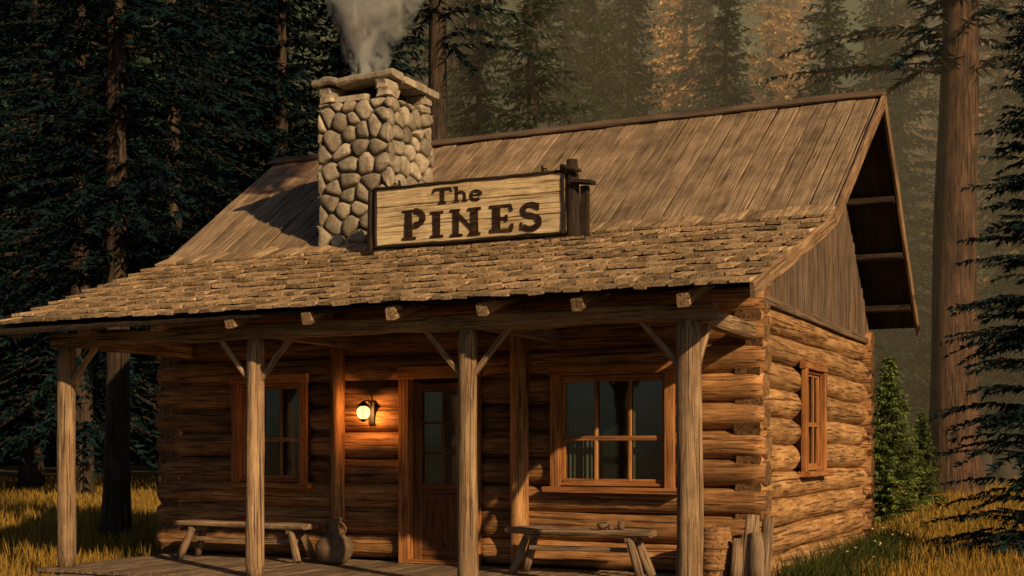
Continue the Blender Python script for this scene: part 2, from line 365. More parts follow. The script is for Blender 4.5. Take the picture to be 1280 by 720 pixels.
def window(name,u0,u1,z0,z1,org,ux,out,cols,rail,curt=True,pr=0.0):
    e=empty(name);e.parent=cabin
    o=Vector(org);ux=Vector(ux);out=Vector(out)
    P=lambda u,z,d: o+ux*u+Vector((0,0,z))+out*(d-pr)
    b=MB();fw=.10
    b.beam(P(u0-.02,z0-.05,.19),P(u0-.02,z1+.01,.19),.06,fw,up=ux,segs=4,jit=.0015)
    b.beam(P(u1+.02,z0-.05,.19),P(u1+.02,z1+.01,.19),.06,fw,up=ux,segs=4,jit=.0015)
    b.beam(P(u0-.09,z1+.055,.193),P(u1+.09,z1+.055,.193),.07,fw,segs=4,jit=.0015)
    b.beam(P(u0-.13,z0-.04,.21),P(u1+.13,z0-.04,.21),.14,.06,segs=4,jit=.0015)
    b.beam(P(u0+.015,z0,.06),P(u0+.015,z1,.06),.24,.03,up=ux);b.beam(P(u1-.015,z0,.06),P(u1-.015,z1,.06),.24,.03,up=ux)
    b.beam(P(u0,z1-.015,.06),P(u1,z1-.015,.06),.24,.03);b.beam(P(u0,z0+.015,.06),P(u1,z0+.015,.06),.24,.03)
    s=.045;a0,a1=u0+.05,u1-.05;c0,c1=z0+.05,z1-.04
    for u in (a0,a1): b.beam(P(u,c0,.13),P(u,c1,.13),.035,s,up=ux)
    for z in (c0,c1): b.beam(P(a0,z,.132),P(a1,z,.132),.035,s)
    zr_=c0+(c1-c0)*rail; b.beam(P(a0,zr_,.134),P(a1,zr_,.134),.04,.05)
    for i in range(1,cols): u=a0+(a1-a0)*i/cols; b.beam(P(u,c0,.138),P(u,c1,.138),.03,.036,up=ux)
    b.obj('frame',M_trim,e)
    g=MB();q=[P(a0,c0,.12),P(a1,c0,.12),P(a1,c1,.12),P(a0,c1,.12)];g.add(q,[(0,1,2,3)],q,.5);g.obj('glass',M_glass,e)
    if curt:
        g=MB();nn=40
        for (s0,s1) in ((a0,a0+(a1-a0)*.30),(a1-(a1-a0)*.36,a1)):
            vs=[]
            for i in range(nn+1):
                u=s0+(s1-s0)*i/nn;dd=-.02+.018*math.sin(i*1.1)+.006*math.sin(i*2.7)
                vs+= [P(u,c0-.02,dd),P(u,c1,dd*.6)]
            g.add(vs,[(2*i,2*i+2,2*i+3,2*i+1) for i in range(nn)],vs,.5,0,True)
        g.obj('curtain',M_curtain,e)
window('front_window',winR[0],winR[1],.86,1.98,(0,YF,0),(1,0,0),(0,-1,0),3,.42)
window('front_window',winL[0],winL[1],.86,1.98,(0,YF,0),(1,0,0),(0,-1,0),3,.42)
window('side_window',3.74,4.66,1.0,2.10,(XR,0,0),(0,1,0),(1,0,0),3,.45,pr=.03)
de=empty('front_door');de.parent=cabin
b=MB();x0,x1=door
for x in (x0-.02,x1+.02): b.beam((x,YF-.19,0),(x,YF-.19,2.0),.12,.06,up=(0,1,0),segs=4,jit=.001)
b.beam((x0-.09,YF-.192,2.06),(x1+.09,YF-.192,2.06),.07,.13)
for x in (x0+.02,x1-.02): b.beam((x,YF-.05,0),(x,YF-.05,1.98),.04,.24,up=(0,1,0))
b.beam((x0,YF-.1,.02),(x1,YF-.1,.02),.24,.04)
b.obj('door_frame',M_trim,de)
b=MB();a0,a1=x0+.05,x1-.05;yd=YF-.09
for x in (a0+.05,a1-.05): b.beam((x,yd,.04),(x,yd,1.95),.10,.045,up=(0,1,0))
for z,h in ((.10,.14),(.80,.12),(1.90,.10)): b.beam((a0+.1,yd,z),(a1-.1,yd,z),.042,h)
b.beam(((a0+a1)/2,yd+.01,.17),((a0+a1)/2,yd+.01,.74),a1-a0-.2,.02,up=(0,1,0))
b.beam(((a0+a1)/2,yd,.24),((a0+a1)/2,yd,.67),a1-a0-.34,.035,up=(0,1,0))
b.beam(((a0+a1)/2,yd,.86),((a0+a1)/2,yd,1.85),.03,.03,up=(0,1,0))
for z in (1.19,1.52): b.beam((a0+.1,yd,z),(a1-.1,yd,z),.028,.028)
b.obj('door_leaf',M_door,de)
g=MB();q=[(a0+.1,yd+.01,.86),(a1-.1,yd+.01,.86),(a1-.1,yd+.01,1.86),(a0+.1,yd+.01,1.86)];g.add(q,[(0,1,2,3)],q,.5);g.obj('door_glass',M_glass,de)
g=MB();vs=[]
for i in range(41):
    u=a0+.1+(a1-a0-.2)*i/40;vs+=[(u,yd+.06+.015*math.sin(i*1.2),.86),(u,yd+.06+.01*math.sin(i*1.2),1.86)]
g.add(vs,[(2*i,2*i+2,2*i+3,2*i+1) for i in range(40)],vs,.5,0,True);g.obj('door_curtain',M_curtain,de)
g=MB();g.log((a1-.06,yd-.09,.98),(a1-.06,yd,.98),.03,.012,wob=0,rings=2,endmi=0);g.obj('door_knob',M_iron,de)

# chimney
ch=empty('stone_chimney');ch.parent=cabin
cx0,cx1,cy0,cy1=-5.38,-4.42,2.60,3.60; zb,zt=3.2,5.30
b=MB();b.beam((cx0+.03,(cy0+cy1)/2,(zb+zt)/2),(cx1-.03,(cy0+cy1)/2,(zb+zt)/2),cy1-cy0-.06,zt-zb,ch=.01);b.obj('mortar_core',M_mortar,ch)
def clip(poly,p,n):
    out=[]
    for i in range(len(poly)):
        a=poly[i];c=poly[(i+1)%len(poly)];da=(a-p).dot(n);dc=(c-p).dot(n)
        if da<=0: out.append(a)
        if (da<0<dc) or (dc<0<da): out.append(a+(c-a)*(da/(da-dc)))
    return out
def stones(b,org,ux,out,w,h,sp=.22,hm=1.0):
    org=Vector(org);ux=Vector(ux);out=Vector(out)
    pts=[];j=0;y=-sp
    while y<h+sp:
        x=-sp+(sp*.5 if j%2 else 0)
        while x<w+sp: pts.append(Vector((x+random.uniform(-.36,.36)*sp,y+random.uniform(-.34,.34)*sp)));x+=sp*random.uniform(.95,1.35)
        y+=sp*.78;j+=1
    for p in pts:
        poly=[Vector((0,0)),Vector((w,0)),Vector((w,h)),Vector((0,h))]
        for q in pts:
            dv=q-p
            if q is p or dv.length>sp*3: continue
            poly=clip(poly,p+dv*.5-dv.normalized()*.011,dv.normalized())
            if len(poly)<3: break
        if len(poly)<3: continue
        c=sum(poly,Vector((0,0)))/len(poly)
        for _ in range(3):
            q=[]
            for i in range(len(poly)):
                a=poly[i];d=poly[(i+1)%len(poly)];q+=[a*.8+d*.2,a*.2+d*.8]
            poly=q
        m=len(poly);hh=random.uniform(.04,.08)*hm;off=Vector([random.uniform(0,50) for _ in range(3)])
        vs=[];gs=[];tx=random.uniform(-.12,.12);ty=random.uniform(-.12,.12)
        for (f,e) in ((1,-.02),(1,.3),(.93,.68),(.78,.9),(.5,1.0)):
            for v in poly:
                u=c+(v-c)*f; dd=e*hh+(tx*(u.x-c.x)+ty*(u.y-c.y))*(e>0.4)+random.gauss(0,.0012)
                P3=org+ux*u.x+Vector((0,0,u.y))+out*dd;vs.append(P3);gs.append(P3+off)
        vs.append(org+ux*c.x+Vector((0,0,c.y))+out*hh*1.02);gs.append(vs[-1]+off)
        fs=[]
        for i in range(4):
            for k in range(m): fs.append((i*m+k,i*m+(k+1)%m,(i+1)*m+(k+1)%m,(i+1)*m+k))
        for k in range(m): fs.append((4*m+k,4*m+(k+1)%m,5*m))
        b.add(vs,fs,gs,random.random(),0,True)
b=MB();H=zt-zb
stones(b,(cx0-.01,cy0+.03,zb),(1,0,0),(0,-1,0),cx1-cx0+.02,H)
stones(b,(cx1-.03,cy0-.01,zb),(0,1,0),(1,0,0),cy1-cy0+.02,H)
stones(b,(cx0+.03,cy1,zb),(0,-1,0),(-1,0,0),cy1-cy0,H)
stones(b,(cx1,cy1-.03,zb),(-1,0,0),(0,1,0),cx1-cx0,H)
b.obj('chimney_stones',M_stone,ch)
b=MB()
for x in (cx0+.10,cx1-.10):
    for y in (cy0+.10,cy1-.10):
        for k in range(2): b.beam((x+random.uniform(-.012,.012),y+random.uniform(-.012,.012),zt+.005+k*.10),(x,y,zt+.098+k*.10),random.uniform(.20,.25),random.uniform(.20,.25),up=(0,1,0),jit=.012,ch=.04,segs=2)
b.beam((cx0+.42,cy0+.08,zt),(cx0+.42,cy0+.08,zt+.07),.45,.14,up=(0,1,0),ch=.03,jit=.005)
y=cy0-.07
for k in range(4):
    wd=(cy1-cy0+.14)/4; xs=cx0-.07
    f0=random.uniform(.3,.5)
    for fr in (f0,1-f0):
        xe=xs+(cx1-cx0+.14)*fr; b.beam((xs+.003,y+wd/2,zt+.25+random.uniform(-.008,.008)),(xe-.003,y+wd/2,zt+.25+random.uniform(-.008,.008)),wd-.005,.085,jit=.008,segs=4,ch=.022); xs=xe
    y+=wd
b.obj('chimney_cap',M_stone,ch)
b=MB();b.beam((cx0+.22,(cy0+cy1)/2,zt+.10),(cx1-.22,(cy0+cy1)/2,zt+.10),cy1-cy0-.45,.19);b.obj('cap_hollow_shade',M_inner,ch)  # dark block standing for the shade in the hollow under the cap

# ================================================================ SIGN
sg=empty('wooden_sign'); SX0,SX1,SZ0,SZ1,SY=-4.30,-2.02,3.47,4.13,2.12
b=MB();z=SZ0
for k in range(3):
    h=(SZ1-SZ0)/3; b.beam((SX0,SY,z+h/2),(SX1,SY,z+h/2),.05,h-.006,segs=14,jit=.002,ch=.006,r=random.uniform(.3,.7)); z+=h
b.obj('board',M_sign,sg)
b=MB()
for z in (SZ0+.01,SZ1-.01): b.beam((SX0-.01,SY-.03,z),(SX1+.01,SY-.03,z),.03,.03,segs=16,jit=.003)
for x in (SX0+.008,SX1-.008): b.beam((x,SY-.031,SZ0),(x,SY-.031,SZ1),.03,.03,up=(0,1,0),segs=5,jit=.003)
b.obj('border',M_dark,sg)
b=MB()
b.log((SX0-.07,SY+.02,3.30),(SX0-.07,SY+.02,4.14),.05,wob=.1); b.log((SX1+.09,SY+.03,3.30),(SX1+.07,SY+.03,4.24),.075,.06,wob=.12)
b.beam((SX1+.13,SY-.02,3.99),(SX1+.33,SY-.02,3.97),.14,.04,jit=.004); b.beam((SX1+.2,SY+.06,3.3),(SX1+.2,SY+.06,3.96),.08,.08)
b.log((SX1-.02,SY-.06,4.16),(SX1+.2,SY-.05,4.10),.035,.02,wob=.1)
b.beam((SX0-.2,SY-.05,3.42),(SX0+.25,SY-.05,3.42),.05,.04,jit=.004); b.beam((SX1-.2,SY-.05,3.41),(SX1+.3,SY-.05,3.41),.06,.05,jit=.004)
for x in (SX0+.3,SX1-.25): b.beam((x,SY+.05,3.3),(x,SY+.05,4.0),.06,.06); b.log((x,SY,4.1),(x,SY-.02,4.20),.02,.012,wob=.1)
b.obj('sign_posts',[M_dark,M_dark],sg)
b=MB()
for xx in (SX0+.25,SX1-.22): b.tube([Vector((xx+.022*math.cos(a),SY-.02,4.14+.03*math.sin(a))) for a in np.linspace(0,6.28,10)],.008)
b.obj('hanging_rings',M_iron,sg)
def arc(cx,cy,rx,ry,a0,a1,n=14): return [(cx+rx*math.cos(math.radians(a0+(a1-a0)*i/n)),cy+ry*math.sin(math.radians(a0+(a1-a0)*i/n))) for i in range(n+1)]
G={
'P':[([(.2,0),(.2,1)],.27),([(0,.035),(.44,.035)],.08),([(0,.965),(.45,.965)],.08),(arc(.42,.71,.26,.24,95,-95),.18)],
'I':[([(.2,0),(.2,1)],.27),([(0,.035),(.42,.035)],.08),([(0,.965),(.42,.965)],.08)],
'N':[([(.16,0),(.16,1)],.20),([(.72,0),(.72,1)],.26),([(.14,.93),(.74,.10)],.11),([(0,.035),(.36,.035)],.08),([(0,.965),(.28,.965)],.08),([(.54,.965),(.92,.965)],.08),([(.56,.035),(.90,.035)],.08)],
'E':[([(.2,0),(.2,1)],.27),([(0,.045),(.66,.045)],.10),([(0,.955),(.64,.955)],.10),([(.2,.5),(.5,.5)],.09),([(.5,.38),(.5,.62)],.07),([(.64,.03),(.68,.28)],.08),([(.62,.97),(.66,.74)],.08)],
'S':[(arc(.32,.74,.22,.2,25,270)+arc(.32,.28,.25,.24,88,-150),.18),([(.54,.98),(.54,.72)],.07),([(.06,.02),(.06,.3)],.07)],
'T':[([(.42,0),(.42,.96)],.22),([(0,.93),(.84,.93)],.13),([(.03,.93),(-.02,.7)],.08),([(.81,.93),(.86,.7)],.08),([(.25,.03),(.6,.03)],.07)],
'h':[([(.15,0),(.15,1.0)],.19),(arc(.38,.38,.22,.24,170,0,8)+[(.6,0)],.17),([(0,.03),(.3,.03)],.07),([(.46,.03),(.75,.03)],.07),([(0,.97),(.16,.97)],.07)],
'e':[(arc(.32,.32,.26,.29,5,310,16),.16),([(.08,.34),(.58,.34)],.09)],
}
b=MB()
def glyph(chh,x,z,sx,sz,yy):
    off=Vector((random.uniform(0,9),0,0))
    for idx,(pts,wd) in enumerate(G[chh]):
        y=yy-idx*.0012
        pp=[Vector((x+p[0]*sx,z+p[1]*sz)) for p in pts]; ww=wd*(sx+sz)/2
        vs=[]
        for i,p in enumerate(pp):
            t=(pp[min(i+1,len(pp)-1)]-pp[max(i-1,0)]).normalized(); n=Vector((-t.y,t.x))*ww/2*random.uniform(.9,1.1)
            for sgn in (1,-1):
                q=p+n*sgn; vs+= [(q.x,y-.008,q.y),(q.x,y+.012,q.y)]
        fs=[]
        for i in range(len(pp)-1):
            o=i*4; fs+=[(o,o+4,o+6,o+2),(o,o+1,o+5,o+4),(o+2,o+6,o+7,o+3)]
        fs+=[(0,2,3,1),(len(pp)*4-4,len(pp)*4-3,len(pp)*4-1,len(pp)*4-2)]
        b.add(vs,fs,[Vector(v)+off for v in vs],.5)
bz=3.535
for c,x,sx,sz,dz in (('P',-3.95,.38,.32,0),('I',-3.60,.38,.28,.0),('N',-3.35,.40,.29,-.006),('E',-2.88,.40,.285,.004),('S',-2.53,.40,.28,.002)): glyph(c,x,bz+dz,sx,sz,SY-.027)
for c,x,sx in (('T',-3.56,.26),('h',-3.31,.22),('e',-3.12,.24)): glyph(c,x,3.90,sx,.165,SY-.027)
b.obj('lettering',M_letter,sg)

# ================================================================ furniture
def bench(x0,x1,y,z,dp=.32):
    e=empty('wooden_bench');b=MB()
    b.beam((x0,y-dp*.26,z-.03),(x1,y-dp*.26,z-.03),dp*.5,.055,segs=8,jit=.004,ch=.014)
    b.beam((x0+.02,y+dp*.26,z-.03),(x1-.03,y+dp*.26,z-.03),dp*.48,.055,segs=8,jit=.004,ch=.014)
    b.obj('seat',M_bench,e);b=MB()
    for xx,s in ((x0+.22,-1),(x1-.22,1)):
        for yy,q in ((y-dp*.3,-1),(y+dp*.3,1)): b.log((xx,yy,z-.06),(xx+s*.14,yy+q*.06,0.012),.038,.048,wob=.12)
        b.beam((xx,y-dp*.42,z-.085),(xx,y+dp*.42,z-.085),.06,.05)
    b.beam((x0+.2,y,z-.2),(x1-.2,y,z-.2),.04,.05,jit=.003)
    b.obj('legs',[M_bench,M_end],e);return e
bench(-6.50,-4.74,1.50,.42); e2=bench(-2.30,-.80,1.42,.46)
cup=empty('wooden_bowls');b=MB()
b.lathe((-1.32,1.4,.462),[(.03,0),(.05,.02),(.055,.05),(.045,.055),(.03,.02)]);b.lathe((-1.14,1.43,.462),[(.025,0),(.035,.03),(.03,.07),(.015,.08)]);b.lathe((-1.22,1.36,.462),[(.02,0),(.03,.02),(.02,.045)])
b.obj('bowls',M_clay,cup)
jug=empty('clay_jug');b=MB();jx,jy=-4.45,1.5
b.lathe((jx,jy,.004),[(.11,0),(.17,.05),(.205,.13),(.205,.2),(.16,.27),(.085,.315),(.06,.35),(.055,.43),(.08,.47),(.085,.49),(.06,.49),(.045,.42)],wob=.006)
b.obj('body',M_clay,jug);b=MB()
for s in (-1,1): b.tube([Vector((jx+s*(.06+.085*math.sin(t)),jy,.46-.17*t/3.14)) for t in np.linspace(0.0,3.14,9)],.014)
b.obj('handles',M_clay,jug)
bk=empty('wicker_basket');b=MB();prof=[]
for i in range(53):
    z=i/52*.50; r=.125+.035*math.sin(math.pi*min(1,z/.5)*.95)+.007*abs(math.sin(i*math.pi/4)); prof.append((r,z))
prof+=[(.115,.505),(.10,.46)]
b.lathe((-.24,1.55,.004),prof,n=36,wob=.012);b.obj('woven_body',M_wicker,bk)
b=MB();b.lathe((-.24,1.55,.30),[(.168,0),(.178,.012),(.178,.03),(.168,.04)],n=36,wob=.004);b.lathe((-.24,1.55,.10),[(.158,0),(.168,.012),(.168,.03),(.158,.04)],n=36,wob=.004);b.obj('hoops',M_wicker,bk)
fw=empty('firewood');b=MB()
for (x,y,h,r,dx) in ((.08,1.50,.62,.07,.03),(.2,1.42,.46,.07,-.03),(.0,1.40,.40,.055,.0),(.2,1.62,.6,.06,.03)): b.log((x,y,.004),(x+dx,y+.08,h),r,r*.9,wob=.12)
b.obj('split_logs',[M_bench,M_end],fw)
wl=empty('wall_lamp');lx,ly,lz=-4.26,1.78,1.63
b=MB();b.lathe((lx,ly,lz-.075),[(.004,0),(.04,.01),(.065,.035),(.075,.075),(.065,.115),(.04,.14),(.004,.15)],n=24);b.obj('globe',M_lamp,wl)
b=MB();b.lathe((lx,ly,lz+.07),[(.075,0),(.05,.02),(.02,.05),(.004,.06)],n=20);b.lathe((lx,ly,lz-.10),[(.012,0),(.04,.02),(.045,.03)],n=20)
b.beam((lx,1.95,lz-.12),(lx,1.95,lz+.12),.02,.08,up=(1,0,0));b.tube([Vector((lx,1.95,lz+.05)),Vector((lx,1.88,lz+.14)),Vector((lx,ly,lz+.12))],.009)
for a in range(4): aa=a*math.pi/2+.5; b.tube([Vector((lx+math.cos(aa)*r,ly+math.sin(aa)*r,lz+z)) for r,z in ((.04,-.08),(.08,0),(.06,.075))],.004,n=6)
b.obj('bracket',M_iron,wl)
pl=bpy.data.lights.new('bulb','POINT');pl.energy=30;pl.color=(1,.40,.10);pl.shadow_soft_size=.03;po=bpy.data.objects.new('bulb',pl);sc.collection.objects.link(po);po.location=(lx,ly,lz);po.parent=wl

# ================================================================ smoke
sm_prof=[(.14,0),(.22,.15),(.34,.45),(.56,.9),(.80,1.4),(.85,1.9),(.6,2.3)]
b=MB();vs=[];n=20
for r,z in sm_prof:
    for k in range(n):
        a=2*math.pi*k/n;vs.append((.12*z+.05*z*z+r*math.cos(a),r*math.sin(a),z))
fs=[(i*n+k,i*n+(k+1)%n,(i+1)*n+(k+1)%n,(i+1)*n+k) for i in range(len(sm_prof)-1) for k in range(n)]+[tuple(range(n-1,-1,-1)),tuple((len(sm_prof)-1)*n+k for k in range(n))]
b.add(vs,fs,vs,.5)
m=bpy.data.materials.new('smoke');m.use_nodes=True;t=m.node_tree;t.nodes.clear();L=t.links.new
out=N(t,'ShaderNodeOutputMaterial');pv=N(t,'ShaderNodeVolumeScatter');L(pv.outputs[0],out.inputs['Volume'])
pv.inputs['Color'].default_value=(.72,.93,1.0,1)
tc=N(t,'ShaderNodeTexCoord');sx=N(t,'ShaderNodeSeparateXYZ')
nw=N(t,'ShaderNodeTexNoise',i_Scale=1.7,i_Detail=2.0);L(tc.outputs['Object'],nw.inputs['Vector'])
vm=N(t,'ShaderNodeVectorMath',operation='MULTIPLY_ADD');L(nw.outputs['Color'],vm.inputs[0]);vm.inputs[1].default_value=(.7,.7,.2);vm.inputs[2].default_value=(-.35,-.35,-.1)
va=N(t,'ShaderNodeVectorMath',operation='ADD');L(tc.outputs['Object'],va.inputs[0]);L(vm.outputs[0],va.inputs[1])
L(va.outputs[0],sx.inputs[0])
def MT(op,a,b_=None,c=None):
    q=N(t,'ShaderNodeMath',operation=op)
    for i,v in enumerate((a,b_,c)):
        if v is None: continue
        if isinstance(v,(int,float)): q.inputs[i].default_value=v
        else: L(v,q.inputs[i])
    return q.outputs[0]
X,Yy,Z=sx.outputs
cxx=MT('MULTIPLY',Z,MT('MULTIPLY_ADD',Z,.05,.12)); dx=MT('SUBTRACT',X,cxx)
rad=MT('SQRT',MT('ADD',MT('MULTIPLY',dx,dx),MT('MULTIPLY',Yy,Yy)))
rr=MT('MULTIPLY_ADD',Z,.40,.15)
fall=MT('MAXIMUM',MT('SUBTRACT',1.0,MT('DIVIDE',rad,rr)),0.0)
nz=N(t,'ShaderNodeTexNoise',i_Scale=3.6,i_Detail=5.0,i_Roughness=0.6,i_Distortion=1.3)
mp=N(t,'ShaderNodeMapping');mp.inputs['Scale'].default_value=(1,1,.65);L(tc.outputs['Object'],mp.inputs[0]);L(mp.outputs[0],nz.inputs['Vector'])
rpp=ramp(t,[(.42,(0.0,0.0,0.0)),(.60,(1,1,1))]);L(nz.outputs[0],rpp.inputs[0])
den=MT('MULTIPLY',MT('MULTIPLY',fall,rpp.outputs[0]),MT('DIVIDE',75.0,MT('MULTIPLY_ADD',Z,1.3,.6)))
L(den,pv.inputs['Density'])
try: m.cycles.volume_step_rate=2.0
except Exception as e: print(e)
smo=b.obj('chimney_smoke',m);smo.location=(-5.08,3.1,zt+.27)

# ================================================================ TREES
def conifer(seed,H,R,z0,nwh,nbr,tsp,tl,tw,trunk_r,fol,bark,droop=.45,power=.85,lo=.0,k=3):
    r=np.random.default_rng(seed);VV=[];RR=[]
    for i in range(nwh):
        t=(i+r.uniform(0,.8))/nwh; z=z0+(H-z0)*t
        Lb=R*((1-t)**power)
        for j in range(nbr):
            if r.random()<.12: continue
            l=Lb*r.uniform(.55,1.18)+.06; az=r.uniform(0,2*np.pi)
            n=max(3,int(l/tsp)); s=(np.arange(n)+r.uniform(.1,.9,n))/n; s=s**.8
            dirv=np.array([np.cos(az),np.sin(az),0]); lat=np.array([-np.sin(az),np.cos(az),0])
            dr=droop*r.uniform(.6,1.3)*(1.1-t*.9)
            base=dirv*(s*l)[:,None]+np.array([0,0,z])+np.array([0,0,1.])*(l*(.22*s-dr*s*s))[:,None]
            for q in range(k):
                side=(1 if q%2==0 else -1)
                ln=tl*r.uniform(.5,1.2,n)*(1.15-.6*s)
                dd=dirv*r.uniform(.3,.9,n)[:,None]+lat*(side*r.uniform(.2,1.1,n))[:,None]+np.array([0,0,1.])*r.uniform(-.95,.12,n)[:,None]
                dd/=np.linalg.norm(dd,axis=1)[:,None]
                wv=np.cross(dd,r.normal(size=(n,3)));wv/=np.linalg.norm(wv,axis=1)[:,None]+1e-6
                tip=base+dd*ln[:,None]; hw=tw*r.uniform(.6,1.3,n)
                a=base+wv*(hw*.5)[:,None]+dd*(ln*.3)[:,None]; c=base-wv*(hw*.5)[:,None]+dd*(ln*.3)[:,None]
                tri=np.stack([a,c,tip],1).reshape(-1,3); VV.append(tri)
                tri2=np.stack([a,base,c],1).reshape(-1,3); VV.append(tri2)
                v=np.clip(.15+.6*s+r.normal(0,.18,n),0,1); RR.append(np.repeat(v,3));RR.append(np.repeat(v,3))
            e0=np.array([0,0,z]);e1=dirv*l*.9+np.array([0,0,z+l*(.2-dr*.81)]);em=dirv*l*.45+np.array([0,0,z+l*(.1-dr*.2)])
            bw=trunk_r*.10*(1-t)+.006
            for (p,q2) in ((e0,em),(em,e1)):
                VV.append(np.array([p+[0,0,bw],p-[0,0,bw],q2]));RR.append(np.array([-9.,-9,-9]))
                VV.append(np.array([p+lat*bw,p-lat*bw,q2]));RR.append(np.array([-9.,-9,-9]))
    V=np.concatenate(VV);Rr=np.concatenate(RR);mi=np.where(Rr[::3]<-1,1,0)
    Fc=np.arange(len(V)).reshape(-1,3)
    nr=24;ns=14;ang=np.linspace(0,2*np.pi,ns,endpoint=False);tv=[];
    for i in range(nr+1):
        t=i/nr;rad=trunk_r*(1-t)**.8+.01;rad*=1+.6*max(0,.06-t)/.06*.5
        cxo=.15*trunk_r*np.sin(t*9+seed)
        wob=1+.05*np.sin(ang*3+i)+r.normal(0,.02,ns)
        tv.append(np.stack([cxo+np.cos(ang)*rad*wob,np.sin(ang)*rad*wob,np.full(ns,H*t*.99)],1))
    tv=np.concatenate(tv);o=len(V);tf=[]
    for i in range(nr):
        for q in range(ns):
            a=o+i*ns+q;b2=o+i*ns+(q+1)%ns;tf+=[(a,b2,b2+ns),(a,b2+ns,a+ns)]
    g=np.concatenate([V,tv]);gg=g[:,[2,0,1]]
    V=np.concatenate([V,tv]);Rr=np.concatenate([np.clip(Rr,0,1),np.full(len(tv),.5)])
    Fc=np.concatenate([Fc,np.array(tf)]);mi=np.concatenate([mi,np.ones(len(tf),int)])
    return trimesh('conifer',V,Fc,Rr,[fol,bark],False,mi,gg)
def place(me,name,p,rot=None,s=1.0,parent=None):
    o=bpy.data.objects.new(name,me);sc.collection.objects.link(o);o.location=p;o.rotation_euler=(0,0,random.uniform(0,6.3) if rot is None else rot);o.scale=(s*random.uniform(.92,1.08),s*random.uniform(.92,1.08),s)
    if parent:o.parent=parent
    return o
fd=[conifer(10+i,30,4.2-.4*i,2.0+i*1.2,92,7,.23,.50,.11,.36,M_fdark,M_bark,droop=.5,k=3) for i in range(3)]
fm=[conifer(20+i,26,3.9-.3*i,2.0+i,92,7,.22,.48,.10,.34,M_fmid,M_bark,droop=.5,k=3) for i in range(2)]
fg=conifer(30,30,3.8,4,80,7,.24,.5,.13,.3,M_fgold,M_bark,droop=.4,k=3)
forest=empty('forest')
random.seed(11)
GAPS=((842,34),(974,30))
for d,step in ((62,4.6),(80,4.8),(104,5.0)):
    lat=-d*.72
    while lat<d*.72:
        px=640+lat/d*FP
        gap=any(abs(px-g)<wd for g,wd in GAPS)
        dd=d+random.uniform(-5,5);p=Vector((CX,CY,0))+Fv*dd+Rv*(lat+random.uniform(-1,1));p.z=GZ-.2
        if not (gap and d<100):
            me=random.choice(fd if px<560 else (fd+fm if px<800 else fm)); s_=random.uniform(.95,1.25)*(1.35 if d>100 else 1)
            place(me,'spruce',p,s=s_,parent=forest)
        lat+=step*random.uniform(.75,1.25)
for px,d,s in ((-60,40,1.0),(40,44,1.05),(100,38,.95),(215,42,1.0),(300,48,1.1),(350,44,.95),(430,50,1.05),(480,46,.95),(600,50,.9),(665,46,.92),(745,52,.9),(788,54,.95),(908,50,.80),(1036,50,.88),(1095,56,.9),(1300,52,.9),(1380,46,.9),(-160,42,1),(-300,46,1),(1500,48,1)):
    p=at(px,d,GZ-.1);me=random.choice(fd if px<560 else fm); place(me,'spruce',p,s=s,parent=forest)
for px,d,s in ((836,74,1.15),(856,70,1.15),(962,70,1.12),(984,76,1.2),(1125,80,1.1),(1255,74,1.1)):  # gold trees added in the gaps to imitate glowing light
    place(fg,'glow_larch',at(px,d,GZ),s=s,parent=forest)
def trunk_tree(name,p,H,r0,crown0,R,fol,bark,seed,nwh=40,nbr=5,tl=.35,tw=.07,tsp=.13,droop=.45,power=.6):
    me=conifer(seed,H,R,crown0,nwh,nbr,tsp,tl,tw,r0,fol,bark,droop=droop,power=power,k=4)
    o=place(me,name,p,s=1.0);o.scale=(1,1,1);return o
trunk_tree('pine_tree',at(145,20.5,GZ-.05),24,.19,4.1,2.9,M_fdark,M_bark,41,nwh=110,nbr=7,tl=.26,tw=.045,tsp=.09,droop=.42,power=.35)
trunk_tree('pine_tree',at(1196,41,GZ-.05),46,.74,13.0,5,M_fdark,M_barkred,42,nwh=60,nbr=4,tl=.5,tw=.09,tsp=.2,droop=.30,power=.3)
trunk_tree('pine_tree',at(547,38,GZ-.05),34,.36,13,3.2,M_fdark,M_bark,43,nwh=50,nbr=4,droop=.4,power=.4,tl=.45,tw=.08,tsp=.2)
me=conifer(50,8.6,1.5,.15,62,7,.06,.18,.03,.10,M_fdark,M_bark,droop=.38,k=4);place(me,'spruce_tree',at(1296,16.6,GZ),s=1.0)
me=conifer(51,3.3,.85,.05,60,8,.05,.15,.03,.05,M_fgreen,M_bark,droop=.15,k=4);place(me,'young_spruce',at(1112,25,GZ),s=1.0);place(me,'young_spruce',at(1152,33,GZ),s=.75)

# ================================================================ ground, backdrop slope, grass
def gmat():
    m,t,b=newmat('meadow_soil');L=t.links.new;tc=N(t,'ShaderNodeTexCoord')
    n=N(t,'ShaderNodeTexNoise',i_Scale=.35,i_Detail=8.0,i_Roughness=.65);L(tc.outputs['Object'],n.inputs['Vector'])
    r=ramp(t,[(.3,(.055,.045,.014)),(.5,(.16,.11,.03)),(.7,(.27,.18,.045))]);L(n.outputs[0],r.inputs[0])
    n2=N(t,'ShaderNodeTexNoise',i_Scale=14.0,i_Detail=8.0,i_Roughness=.7);L(tc.outputs['Object'],n2.inputs['Vector'])
    r2=ramp(t,[(.35,(.4,.4,.4)),(.65,(1.1,1.1,1.1))]);L(n2.outputs[0],r2.inputs[0])
    L(mul(t,r.outputs[0],r2.outputs[0],.9),b.inputs['Base Color']);b.inputs['Roughness'].default_value=.95
    bp=N(t,'ShaderNodeBump',i_Strength=.8,i_Distance=.08);L(n2.outputs[0],bp.inputs['Height']);L(bp.outputs[0],b.inputs['Normal']);return m
b=MB();n=60;sz=900.0
vs=[];
for i in range(n+1):
    for j in range(n+1):
        x=-sz/2+sz*i/n;y=-sz/2+sz*j/n;vs.append((x,y,GZ))
